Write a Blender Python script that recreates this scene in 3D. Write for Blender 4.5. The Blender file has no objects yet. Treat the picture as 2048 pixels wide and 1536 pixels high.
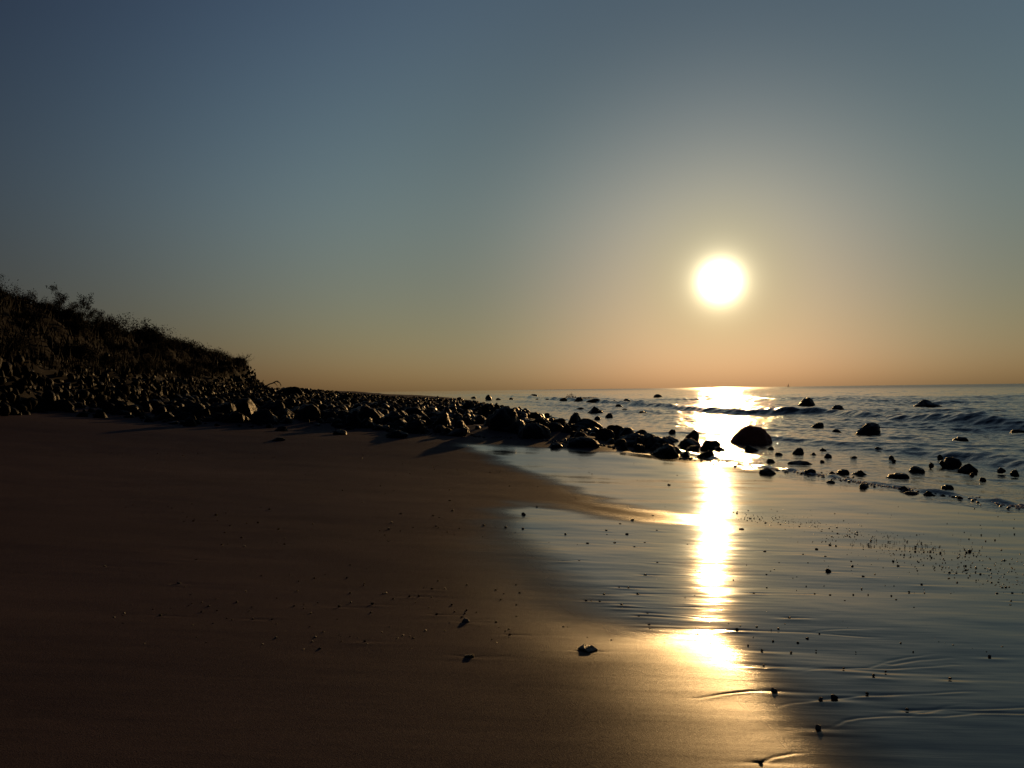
import bpy, math, random
import numpy as np
from mathutils import Matrix, Vector

random.seed(7)
rng = np.random.default_rng(7)
S = bpy.context.scene
COL = S.collection

# ------------------------------------------------------------------ camera
CAM_Z = 1.80
F = 1600.0                                  # focal length in pixels of the 2048 wide photograph
cam_d = bpy.data.cameras.new('camera')
cam_d.sensor_width = 36.0
cam_d.lens = 36.0 * F / 2048.0
cam_d.clip_start = 0.05
cam_d.clip_end = 60000
cam = bpy.data.objects.new('camera', cam_d)
COL.objects.link(cam)
cam.matrix_world = (Matrix.Translation((0, 0, CAM_Z)) @ Matrix.Rotation(math.radians(90.43), 4, 'X')
                    @ Matrix.Rotation(math.radians(-0.73), 4, 'Z'))
S.camera = cam
CAMR = np.array(cam.matrix_world.to_3x3())

def ray(px, py):
    v = CAMR @ np.array([(px - 1024) / F, -(py - 768) / F, -1.0])
    return v / np.linalg.norm(v)

# ------------------------------------------------------------------ sky and sun
SUN = ray(1440, 563)
SUN_EL = math.asin(SUN[2]); SUN_AZ = math.atan2(SUN[0], SUN[1])
world = bpy.data.worlds.new('World'); S.world = world; world.use_nodes = True
nt = world.node_tree; N = nt.nodes; L = nt.links
bg = N['Background']

def wn(t, **kw):
    n = N.new(t)
    for k, v in kw.items(): setattr(n, k, v)
    return n
def wmath(op, a, b=None):
    n = wn('ShaderNodeMath', operation=op)
    for i, v in enumerate((a, b)):
        if v is None: continue
        if isinstance(v, (int, float)): n.inputs[i].default_value = v
        else: L.new(v, n.inputs[i])
    return n.outputs[0]
def wramp(fac, stops, scale):
    n = wn('ShaderNodeValToRGB'); cr = n.color_ramp; cr.interpolation = 'B_SPLINE'
    p0 = np.array([p for p, c in stops]); c0 = np.array([c for p, c in stops])
    pp = p0[0] + (p0[-1] - p0[0]) * np.linspace(0, 1, 31) ** 1.7
    fine_ = np.stack([np.interp(np.linspace(0, 1, 400), (p0 - p0[0]) / (p0[-1] - p0[0]), c0[:, k]) for k in range(3)], 1)
    fx = p0[0] + (p0[-1] - p0[0]) * np.linspace(0, 1, 400)
    stops = []
    for q in pp:
        w_ = np.exp(-((fx - q) / (0.22 * max(q, .03))) ** 2); stops.append((q, (fine_ * w_[:, None]).sum(0) / w_.sum()))
    while len(cr.elements) < len(stops): cr.elements.new(0.5)
    for e, (p, c) in zip(cr.elements, stops):
        e.position = p
    for e, (p, c) in zip(cr.elements, stops):
        e.color = (c[0] / scale, c[1] / scale, c[2] / scale, 1)
    L.new(fac, n.inputs[0]); return n.outputs[0]
sky = wn('ShaderNodeTexSky', sky_type='NISHITA', sun_disc=False)
sky.sun_elevation = SUN_EL; sky.sun_rotation = SUN_AZ
sky.air_density = 1.0; sky.dust_density = 2.0; sky.ozone_density = 1.5
tc = wn('ShaderNodeTexCoord')
dot = wn('ShaderNodeVectorMath', operation='DOT_PRODUCT'); dot.inputs[1].default_value = tuple(SUN)
nrm = wn('ShaderNodeVectorMath', operation='NORMALIZE'); L.new(tc.outputs['Generated'], nrm.inputs[0])
L.new(nrm.outputs[0], dot.inputs[0])
ang = wmath('MULTIPLY', wmath('ARCCOSINE', wmath('MINIMUM', dot.outputs['Value'], 1.0)), 180 / math.pi)
sep = wn('ShaderNodeSeparateXYZ'); L.new(nrm.outputs[0], sep.inputs[0])
elv = wmath('MULTIPLY', wmath('ARCSINE', sep.outputs[2]), 180 / math.pi)
EL = [(0, (0.0869, 0.0915, 0.1643)), (1.5, (0.0859, 0.0941, 0.1582)), (4, (0.0872, 0.1017, 0.1445)), (8, (0.0928, 0.1172, 0.1658)), (13, (0.1032, 0.1447, 0.2111)), (19, (0.0962, 0.1448, 0.2213)), (26, (0.0885, 0.1323, 0.2236)), (50, (0.0728, 0.1151, 0.205))]
AN = [(3, (0.868, 0.804, 0.701)), (6, (1.093, 1.014, 0.991)), (10, (1.107, 1.071, 1.096)), (15, (1.125, 1.206, 1.185)), (20, (1.23, 1.389, 1.308)), (28, (2.451, 2.53, 2.082)), (38, (2.641, 2.345, 1.868)), (52, (1.576, 1.097, 0.914)), (110, (1.051, 0.772, 0.678))]
r_el = wramp(wmath('DIVIDE', elv, 90.0), [(e / 90, c) for e, c in EL], 0.26)
r_an = wramp(wmath('DIVIDE', ang, 180.0), [(e / 180, c) for e, c in AN], 2.6)
def wmix(a, b, op='MULTIPLY'):
    n = wn('ShaderNodeVectorMath', operation=op); L.new(a, n.inputs[0]); L.new(b, n.inputs[1]); return n.outputs[0]
base = wmix(wmix(sky.outputs[0], r_el), r_an)
sc1 = wn('ShaderNodeVectorMath', operation='SCALE'); L.new(base, sc1.inputs[0]); sc1.inputs['Scale'].default_value = 0.26 * 2.6
# the sun's own disc and aureole
gl = wmath('MINIMUM', wmath('EXPONENT', wmath('DIVIDE', wmath('SUBTRACT', 1.52, ang), 0.38)), 30.0)
gl2 = wmath('MULTIPLY', wmath('EXPONENT', wmath('DIVIDE', ang, -1.9)), 0.80)
gls = wmath('MULTIPLY', wmath('ADD', gl, gl2), 10.0)
sc2 = wn('ShaderNodeVectorMath', operation='SCALE'); sc2.inputs[0].default_value = (1.0, 0.86, 0.52); L.new(gls, sc2.inputs['Scale'])
tot = wmix(sc1.outputs[0], sc2.outputs[0], 'ADD')
L.new(tot, bg.inputs[0]); bg.inputs[1].default_value = 0.1
world.cycles.sampling_method = 'MANUAL'; world.cycles.sample_map_resolution = 2048

sd = bpy.data.lights.new('sun', 'SUN'); sd.energy = 2.2; sd.angle = math.radians(0.53); sd.color = (1.0, 0.59, 0.23)
sun = bpy.data.objects.new('sun', sd); COL.objects.link(sun)
sun.rotation_euler = Vector(SUN).to_track_quat('Z', 'Y').to_euler()
sun.location = (20, 80, 30)

S.view_settings.view_transform = 'Standard'; S.view_settings.look = 'None'
S.view_settings.exposure = 0.0; S.view_settings.gamma = 1.0
S.render.engine = 'CYCLES'
S.cycles.use_denoising = True
S.cycles.max_bounces = 6
S.cycles.sample_clamp_indirect = 4.0

# ------------------------------------------------------------------ helpers
def tag(o, label=None, cat=None, group=None, kind=None):
    if label: o['label'] = label
    if cat: o['category'] = cat
    if group: o['group'] = group
    if kind: o['kind'] = kind
    return o

def mesh_from(name, V, Fc, mat=None, smooth=True, attrs=None):
    """V (n,3) array; Fc (m,3) or (m,4) int array or list of faces."""
    me = bpy.data.meshes.new(name)
    V = np.asarray(V, dtype=np.float32)
    if isinstance(Fc, np.ndarray):
        m, k = Fc.shape
        me.vertices.add(len(V)); me.vertices.foreach_set('co', V.ravel())
        me.loops.add(m * k); me.loops.foreach_set('vertex_index', Fc.astype(np.int32).ravel())
        me.polygons.add(m); me.polygons.foreach_set('loop_start', np.arange(0, m * k, k, dtype=np.int32))
        try: me.polygons.foreach_set('loop_total', np.full(m, k, dtype=np.int32))
        except Exception: pass
        me.update(calc_edges=True)
    else:
        me.from_pydata([tuple(v) for v in V], [], [tuple(f) for f in Fc]); me.update()
    if smooth: me.polygons.foreach_set('use_smooth', np.ones(len(me.polygons), dtype=bool))
    if attrs:
        for an, arr in attrs.items():
            a = me.attributes.new(an, 'FLOAT', 'POINT'); a.data.foreach_set('value', np.asarray(arr, dtype=np.float32))
    if mat: me.materials.append(mat)
    me.validate()
    return me

def link(name, me, parent=None, loc=None):
    o = bpy.data.objects.new(name, me); COL.objects.link(o)
    if parent is not None: o.parent = parent
    if loc is not None: o.location = loc
    return o

def smooth01(a, b, x):
    t = np.clip((x - a) / (b - a), 0, 1); return t * t * (3 - 2 * t)

_P = rng.permutation(512).astype(np.int64); _P = np.concatenate([_P, _P])
_G = rng.normal(size=(512, 2)); _G /= np.linalg.norm(_G, axis=1)[:, None]
def perlin(x, y):
    x = np.asarray(x, dtype=np.float64); y = np.asarray(y, dtype=np.float64)
    xi = np.floor(x).astype(np.int64); yi = np.floor(y).astype(np.int64)
    xf = x - xi; yf = y - yi; xi &= 511; yi &= 511
    u = xf ** 3 * (xf * (xf * 6 - 15) + 10); v = yf ** 3 * (yf * (yf * 6 - 15) + 10)
    def g(ix, iy, dx, dy):
        gg = _G[_P[_P[ix & 511] + (iy & 511)] & 511]; return gg[..., 0] * dx + gg[..., 1] * dy
    a = g(xi, yi, xf, yf); b = g(xi + 1, yi, xf - 1, yf); c = g(xi, yi + 1, xf, yf - 1); d = g(xi + 1, yi + 1, xf - 1, yf - 1)
    return (a + u * (b - a)) * (1 - v) + (c + u * (d - c)) * v
def fbm(x, y, o=4):
    r = 0; a = 1.0
    for i in range(o):
        r = r + a * perlin(x * 2 ** i + 17.3 * i, y * 2 ** i - 9.1 * i); a *= 0.5
    return r

def in_poly(px, py, poly):
    inside = np.zeros(px.shape, dtype=bool); n = len(poly)
    for i in range(n):
        x1, y1 = poly[i]; x2, y2 = poly[(i + 1) % n]
        if y1 == y2: continue
        c = ((y1 > py) != (y2 > py)) & (px < (x2 - x1) * (py - y1) / (y2 - y1) + x1)
        inside ^= c
    return inside
def poly_dist(px, py, pts, closed=True):
    d = np.full(px.shape, 1e9); n = len(pts)
    for i in range(n if closed else n - 1):
        x1, y1 = pts[i]; x2, y2 = pts[(i + 1) % n]
        dx, dy = x2 - x1, y2 - y1; l2 = dx * dx + dy * dy + 1e-12
        t = np.clip(((px - x1) * dx + (py - y1) * dy) / l2, 0, 1)
        d = np.minimum(d, np.hypot(px - x1 - t * dx, py - y1 - t * dy))
    return d

# ------------------------------------------------------------------ ground shape
SH_Y = np.array([-60, -5, 4, 11.6, 15, 19.2, 23.3, 30, 43, 60, 120, 200, 360, 900])
SH_X = np.array([16, 11.0, 9.6, 7.4, 6.4, 5.2, 4.4, 3.9, 3.4, 1.6, -4.8, -14, -41, -160])
def shore(y): return np.interp(y, SH_Y, SH_X)
ROCKS = [(4.9, 20.2), (3.0, 21.2), (1.1, 22.3), (-1.4, 23.3), (-3.4, 24.4), (-7, 24.6), (-9.3, 23.4), (-12, 25), (-14.3, 26.0), (-16.5, 25.2), (-21, 24), (-25, 34),
         (-31, 60), (-37, 105), (-45, 130), (-28, 180), (-6.5, 128), (-0.6, 85), (2.2, 60), (3.3, 42), (3.9, 32), (5.6, 25)]
def ground(x, y):
    x = np.asarray(x, dtype=np.float64); y = np.asarray(y, dtype=np.float64)
    d = shore(y) - x
    dl = np.clip(d, 0, 30)
    z = np.where(d > 0, 0.022 * dl + 0.0013 * dl * dl, np.maximum(0.05 * d, -3.0))
    r = in_poly(x, y, ROCKS); di = poly_dist(x, y, ROCKS)
    lift = np.where(r, np.minimum(di * 0.08, 0.20), 0) * smooth01(-1, 3, d)
    far = smooth01(60, 105, y) * smooth01(14, 26, d) * .3
    lift = lift + 0.30 * smooth01(14.5, 23.5, y) * smooth01(.6, 3.0, d) * (1 - smooth01(24, 40, y))
    return z + lift + far

def hit(px, py, sea=False):
    v = ray(px, py)
    ts = np.concatenate([np.arange(2, 40, 0.1), np.arange(40, 400, 0.5)])
    X = v[0] * ts; Y = v[1] * ts; Z = CAM_Z + v[2] * ts
    G = np.zeros_like(X) if sea else np.maximum(ground(X, Y), 0.0)
    k = np.argmax(Z <= G)
    if Z[k] > G[k]:
        t = CAM_Z / max(-v[2], 1e-4)
    else:
        k = max(k, 1); a = Z[k - 1] - G[k - 1]; b = Z[k] - G[k]; t = ts[k - 1] + (ts[k] - ts[k - 1]) * a / (a - b)
    return v[0] * t, v[1] * t

def plan(pts): return [hit(*p) for p in pts]

# areas and marks of the beach, found on the ground
WET = plan([(915, 887), (1050, 892), (1180, 902), (1330, 911), (1450, 922), (1600, 945), (1750, 958), (1900, 985), (2048, 1012), (2300, 1060),
            (2700, 1300), (2700, 1700), (1740, 1660), (1650, 1536), (1590, 1460), (1480, 1370), (1390, 1290), (1240, 1265), (1150, 1215), (1085, 1150), (1025, 1080),
            (985, 1025), (1020, 1003), (1090, 1008), (1180, 1024), (1290, 1042), (1385, 1042), (1345, 1030), (1280, 1020), (1200, 1004), (1130, 982), (1060, 952), (985, 923)])
C6 = lambda l: [(1400 + a * .349, 1000 + b * .349) for a, b in l]
C7 = lambda l: [(800 + a * .375, 960 + b * .375) for a, b in l]
C8 = lambda l: [(100 + a * .3906, 960 + b * .3906) for a, b in l]
RILLS = [C6([(0, 743), (100, 740), (250, 745), (420, 752), (600, 757), (780, 768), (950, 782), (1100, 787), (1210, 795)]),
         C6([(600, 757), (700, 744), (850, 738), (1100, 736)]),
         C6([(540, 985), (640, 968), (780, 960), (960, 952), (1000, 940), (1080, 912), (1200, 895), (1320, 880), (1400, 870)]),
         C6([(960, 957), (1100, 960), (1250, 952), (1450, 938)]), C6([(1100, 935), (1250, 912), (1420, 900)]),
         C6([(430, 1185), (500, 1168), (640, 1152), (780, 1130), (900, 1118), (1100, 1112), (1350, 1100), (1600, 1092), (1850, 1098)]),
         C6([(0, 1135), (150, 1110), (300, 1095), (420, 1090)]),
         C6([(700, 1305), (780, 1290), (830, 1260), (900, 1245), (1050, 1235), (1200, 1232), (1280, 1215), (1400, 1180), (1640, 1160)]),
         C6([(1200, 1232), (1400, 1238), (1600, 1220), (1850, 1222)]), C6([(1280, 1215), (1400, 1200), (1500, 1210), (1700, 1215)]),
         C6([(1190, 1198), (1400, 1190), (1600, 1196), (1850, 1190)]),
         C6([(350, 1500), (420, 1475), (540, 1450)]), C6([(100, 1515), (200, 1510), (340, 1498)]),
         C7([(1250, 788), (1400, 791), (1600, 795), (1860, 820)]), C7([(1570, 1165), (1700, 1145), (1867, 1125)]),
         C7([(1310, 508), (1400, 509), (1600, 516)]), C7([(1220, 577), (1400, 580), (1580, 585)]), C7([(1268, 609), (1450, 611), (1600, 612)]),
         C7([(1190, 672), (1330, 678), (1560, 680)]), C7([(1320, 712), (1480, 725), (1640, 738)]), C7([(1273, 728), (1400, 735)]), C7([(920, 276), (1100, 282), (1350, 284)]),
         C7([(195, 715), (310, 716)]), C7([(300, 748), (350, 765), (400, 750)]), C7([(585, 825), (650, 826)]), C7([(300, 935), (370, 950), (440, 938), (560, 940)]),
         C7([(930, 912), (1000, 928), (1045, 918)]), C7([(380, 745), (480, 742)]),
         C6([(510, 678), (600, 679)]), C6([(310, 535), (640, 537)]), C6([(300, 955), (365, 962), (450, 950)])]
RILLS = [plan(r) for r in RILLS]

PEBBLE_PX = C7([(660, 183), (1100, 270), (882, 288), (1000, 338), (1145, 335), (1250, 357), (447, 243), (447, 385), (707, 382), (868, 438), (955, 434), (1308, 508),
                (1168, 573), (1218, 577), (1088, 611), (1268, 609), (1066, 648), (992, 642), (1182, 665), (1182, 685), (1320, 712), (1273, 728), (1327, 772), (1333, 793),
                (195, 715), (350, 755), (585, 825), (370, 942), (1000, 915), (170, 580), (177, 193), (210, 203), (193, 247), (265, 112), (280, 165), (1175, 235), (1240, 215),
                (730, 143), (1348, 192), (1370, 270), (1305, 334), (1372, 443), (563, 252), (655, 258), (1435, 27), (1800, 798), (1210, 290)]) \
    + C8([(1125, 150), (850, 178), (735, 210), (1065, 218), (1170, 253), (895, 270), (980, 296), (880, 332), (995, 340), (1200, 330), (570, 360), (460, 367), (280, 442), (590, 422),
          (748, 410), (660, 530), (565, 692), (1040, 710), (1480, 645), (1650, 632), (1840, 595), (1890, 592), (1612, 825), (1795, 175), (1750, 218), (1735, 250), (1733, 313), (1600, 118)]) \
    + C6([(735, 408), (308, 534), (513, 676), (212, 742), (355, 860), (365, 946), (425, 1093), (693, 1140), (770, 1130), (957, 1108), (823, 965), (1065, 983), (995, 1003), (1187, 1200),
          (678, 1305), (347, 1500), (1135, 377), (980, 232), (1235, 268), (745, 257), (668, 284), (718, 325), (1320, 292), (1545, 293), (935, 438), (1270, 484), (1198, 526), (1783, 580),
          (1790, 533), (1660, 895), (1433, 1022), (590, 313), (370, 295), (872, 380), (1580, 412), (1430, 415)])

# ------------------------------------------------------------------ materials
class MB:
    def __init__(s, name):
        s.m = bpy.data.materials.new(name); s.m.use_nodes = True
        s.t = s.m.node_tree; s.N = s.t.nodes; s.L = s.t.links; s.b = s.N['Principled BSDF']
        s._tc = None
    def n(s, t, **kw):
        o = s.N.new(t)
        for k, v in kw.items(): setattr(o, k, v)
        return o
    def set(s, i, v):
        if hasattr(v, 'is_output') or isinstance(v, bpy.types.NodeSocket): s.L.new(v, s.b.inputs[i])
        else: s.b.inputs[i].default_value = v
    def coord(s, scale=(1, 1, 1), kind='Object', rot=(0, 0, 0)):
        if s._tc is None: s._tc = s.n('ShaderNodeTexCoord')
        m = s.n('ShaderNodeMapping'); m.inputs['Scale'].default_value = scale; m.inputs['Rotation'].default_value = rot
        s.L.new(s._tc.outputs[kind], m.inputs['Vector']); return m.outputs[0]
    def noise(s, vec, scale=1, detail=4, rough=.55, dist=0):
        o = s.n('ShaderNodeTexNoise'); s.L.new(vec, o.inputs['Vector'])
        o.inputs['Scale'].default_value = scale; o.inputs['Detail'].default_value = detail; o.inputs['Roughness'].default_value = rough
        o.inputs['Distortion'].default_value = dist
        return o.outputs['Fac']
    def math(s, op, a, b=0.0, clamp=False):
        o = s.n('ShaderNodeMath', operation=op); o.use_clamp = clamp
        for i, v in enumerate((a, b)):
            if isinstance(v, (int, float)): o.inputs[i].default_value = v
            else: s.L.new(v, o.inputs[i])
        return o.outputs[0]
    def rng(s, v, a, b, c=0.0, d=1.0, smooth=False):
        o = s.n('ShaderNodeMapRange'); o.interpolation_type = 'SMOOTHSTEP' if smooth else 'LINEAR'
        s.L.new(v, o.inputs['Value'])
        for i, q in zip(('From Min', 'From Max', 'To Min', 'To Max'), (a, b, c, d)): o.inputs[i].default_value = q
        return o.outputs[0]
    def mix(s, f, a, b):
        o = s.n('ShaderNodeMix', data_type='RGBA'); s.L.new(f, o.inputs[0])
        for i, v in ((6, a), (7, b)):
            if isinstance(v, tuple): o.inputs[i].default_value = (*v, 1)
            else: s.L.new(v, o.inputs[i])
        return o.outputs[2]
    def fmix(s, f, a, b):
        o = s.n('ShaderNodeMix', data_type='FLOAT'); s.L.new(f, o.inputs[0])
        for i, v in ((2, a), (3, b)):
            if isinstance(v, (int, float)): o.inputs[i].default_value = v
            else: s.L.new(v, o.inputs[i])
        return o.outputs[0]
    def attr(s, name): return s.n('ShaderNodeAttribute', attribute_name=name).outputs['Fac']
    def bump(s, h, dist, strength=1.0, prev=None):
        o = s.n('ShaderNodeBump'); o.inputs['Strength'].default_value = strength
        if isinstance(dist, (int, float)): o.inputs['Distance'].default_value = dist
        else: s.L.new(dist, o.inputs['Distance'])
        s.L.new(h, o.inputs['Height'])
        if prev is not None: s.L.new(prev, o.inputs['Normal'])
        s.b.inputs['Normal']; s.L.new(o.outputs[0], s.b.inputs['Normal']); return o.outputs[0]

# sand: damp and matt up the beach, glazed with water in the swash zone
m = MB('beach_sand')
wet0 = m.attr('wet'); damp = m.attr('damp')
stre = m.noise(m.coord((0.55, 9.0, 1)), 1.0, 5, .6)
wet = m.math('ADD', wet0, m.math('MULTIPLY', m.math('MULTIPLY', m.math('SUBTRACT', stre, 0.5), 0.9), m.math('MULTIPLY', wet0, m.math('SUBTRACT', 1.0, wet0))), True)
grain = m.noise(m.coord(), 140, 4, .75)
def curve(x, pts):
    n = m.n('ShaderNodeFloatCurve'); c = n.mapping.curves[0]
    while len(c.points) < len(pts): c.points.new(.5, .5)
    for p, q in zip(c.points, pts): p.location = q; p.handle_type = 'AUTO_CLAMPED'
    n.mapping.update(); m.L.new(x, n.inputs['Value']); return n.outputs[0]
rough_c = curve(wet, [(0, .70), (.25, .50), (.5, .37), (.75, .25), (1, .08)])
spec_c = curve(wet, [(0, .02), (.25, .028), (.5, .040), (.75, .065), (.93, .26), (1, .70)])
patch = m.noise(m.coord((0.35, 0.8, 1)), 1.0, 4, .6)
dry = m.mix(m.rng(grain, .3, .7), (0.060, 0.045, 0.046), (0.126, 0.096, 0.100))
dry = m.mix(m.rng(patch, .35, .65), dry, m.mix(m.rng(grain, .3, .7), (0.052, 0.039, 0.040), (0.104, 0.080, 0.083)))
wetc = m.mix(m.rng(grain, .3, .7), (0.010, 0.0075, 0.005), (0.019, 0.0135, 0.0085))
m.set('Base Color', m.mix(wet, dry, wetc))
m.set('Roughness', m.math('ADD', rough_c, m.rng(stre, .3, .7, -.02, .02)))
m.set('IOR', m.fmix(wet, 1.33, 1.345)); m.set('Specular IOR Level', m.math('MULTIPLY', spec_c, m.fmix(wet, m.rng(m.noise(m.coord(), 95, 3, .8), .35, .65, .25, 1.75), 1.0)))
m.set('Specular Tint', m.mix(wet, (1.0, .72, .38), (1.0, .97, .90)))
fine = m.noise(m.coord((1.6, 26.0, 1)), 1.0, 4, .6)
hgt = m.math('ADD', m.math('MULTIPLY', fine, 0.00095), m.math('MULTIPLY', m.math('MULTIPLY', m.math('SUBTRACT', grain, 0.5), curve(wet, [(0, 1), (.35, .75), (.7, .32), (1, .0)])), 0.0036))
m.bump(hgt, 1.0, 1.0)
M_SAND = m.m

m = MB('sea_water')
foam = m.attr('foam')
fn = m.noise(m.coord(), 9.0, 5, .65)
ff = m.rng(m.math('MULTIPLY', foam, m.rng(fn, .42, .62)), .25, .7, 0, 1, True)
m.set('Base Color', m.mix(ff, (0.012, 0.022, 0.028), (0.62, 0.60, 0.56)))
m.set('Roughness', m.fmix(ff, m.fmix(m.attr('chop'), 0.06, 0.27), 0.6)); m.set('IOR', 1.333)
w1 = m.noise(m.coord((1.0, 0.7, 1), rot=(0, 0, .35)), 1.9, 3, .55)
w2 = m.noise(m.coord((1.0, 0.6, 1), rot=(0, 0, -.2)), 7.5, 3, .6)
w3 = m.noise(m.coord((1.0, 0.5, 1), rot=(0, 0, .2)), 0.28, 3, .5)
calm = m.attr('calm')
h = m.math('ADD', m.math('ADD', m.math('MULTIPLY', w1, .036), m.math('MULTIPLY', w2, .022)), m.math('MULTIPLY', w3, .16))
m.bump(m.math('MULTIPLY', h, calm), 1.0, 1.0)
M_SEA = m.m

def rock_mat(name, c1, c2, rough):
    m = MB(name)
    oi = m.n('ShaderNodeObjectInfo')
    n1 = m.noise(m.coord(), 3.2, 6, .65); n2 = m.noise(m.coord(), 14, 5, .7)
    col = m.mix(m.rng(n1, .35, .65), c1, c2)
    col = m.mix(m.math('MULTIPLY', oi.outputs['Random'], .55), col, tuple(v * .55 for v in c1))
    m.set('Base Color', col)
    n3 = m.noise(m.coord(kind='Object'), .9, 3, .6)
    geo = m.n('ShaderNodeNewGeometry'); sx = m.n('ShaderNodeSeparateXYZ'); m.L.new(geo.outputs['Position'], sx.inputs[0]); wx = sx.outputs[0]   # spray-wet near the water, dry up the beach
    m.set('Roughness', m.math('ADD', m.rng(n2, .3, .7, rough - .08, rough + .10), m.rng(n3, .42, .58, .0, .22))); m.set('IOR', 1.42)
    m.set('Specular IOR Level', m.math('MULTIPLY', m.rng(n3, .45, .6, .30, .06), m.rng(wx, -14, 1, .15, 1.0)))
    m.bump(m.math('ADD', n2, m.math('MULTIPLY', n1, .8)), .05, .8)
    return m.m
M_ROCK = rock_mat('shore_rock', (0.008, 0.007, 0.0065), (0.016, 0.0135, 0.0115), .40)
M_FLARE_RED = rock_mat('flare_tinted_rock', (0.26, 0.075, 0.036), (0.34, 0.105, 0.052), .65)  # red of the lens flare over this boulder, partly painted into its base colour
M_SEAROCK = rock_mat('wet_sea_rock', (0.020, 0.018, 0.016), (0.038, 0.033, 0.028), .34)
M_PALE = rock_mat('pale_pebble', (0.28, 0.25, 0.22), (0.42, 0.38, 0.33), .38)
M_DARKP = rock_mat('dark_pebble', (0.055, 0.046, 0.040), (0.11, 0.09, 0.075), .36)

def plain(name, c1, c2, rough, scale=6):
    m = MB(name); n1 = m.noise(m.coord(), scale, 5, .65)
    m.set('Base Color', m.mix(m.rng(n1, .3, .7), c1, c2)); m.set('Roughness', rough)
    if rough > .69: m.set('Specular IOR Level', .08)
    m.bump(n1, .03, .6); return m.m
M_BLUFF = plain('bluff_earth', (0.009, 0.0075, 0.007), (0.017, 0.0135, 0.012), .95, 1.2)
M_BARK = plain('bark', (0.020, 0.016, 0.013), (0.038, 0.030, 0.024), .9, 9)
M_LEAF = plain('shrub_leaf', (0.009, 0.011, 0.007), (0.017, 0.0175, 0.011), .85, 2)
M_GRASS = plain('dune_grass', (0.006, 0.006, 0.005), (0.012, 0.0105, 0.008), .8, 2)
M_DRIFT = plain('driftwood', (0.060, 0.050, 0.042), (0.12, 0.10, 0.085), .85, 9)
M_HULL = plain('hull_paint', (0.10, 0.10, 0.11), (0.14, 0.14, 0.15), .5, 1)
M_SAIL = plain('sail_cloth', (0.40, 0.38, 0.36), (0.46, 0.44, 0.41), .8, 1)
M_FOAM = plain('sea_foam', (0.60, 0.58, 0.55), (0.72, 0.70, 0.66), .6, 5)
M_SHELL = plain('shell_fragment', (0.30, 0.20, 0.15), (0.42, 0.30, 0.22), .5, 30)

# ------------------------------------------------------------------ beach and sea sheets
def polar(rs, angs, zf, name, mat, close):
    A, R = np.meshgrid(np.radians(angs), rs)
    X = R * np.sin(A); Y = R * np.cos(A)
    Z, at = zf(X.ravel(), Y.ravel(), R.ravel())
    nR, nA = X.shape
    V = np.stack([X.ravel(), Y.ravel(), Z], 1)
    i = np.arange(nR - 1)[:, None] * nA + np.arange(nA - 1)[None, :]
    Fq = np.stack([i, i + 1, i + nA + 1, i + nA], -1).reshape(-1, 4)[:, ::-1]
    return link(name, mesh_from(name, V, Fq, mat, True, at))

ang_in = np.arange(-36.5, 36.5, 0.085)
angs = np.concatenate([np.arange(-180, -40, 4.0), np.arange(-40, -36.5, .5), ang_in, np.arange(36.5, 40, .36), np.arange(40, 180.1, 4.0)])
rs = [0.02, 0.6, 1.2, 1.8, 2.2, 2.5]
while rs[-1] < 400: rs.append(rs[-1] + min(max(0.0005 * rs[-1] ** 2, 0.006), 6.0))
rs = np.array(rs + [500, 700, 1000])

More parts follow.
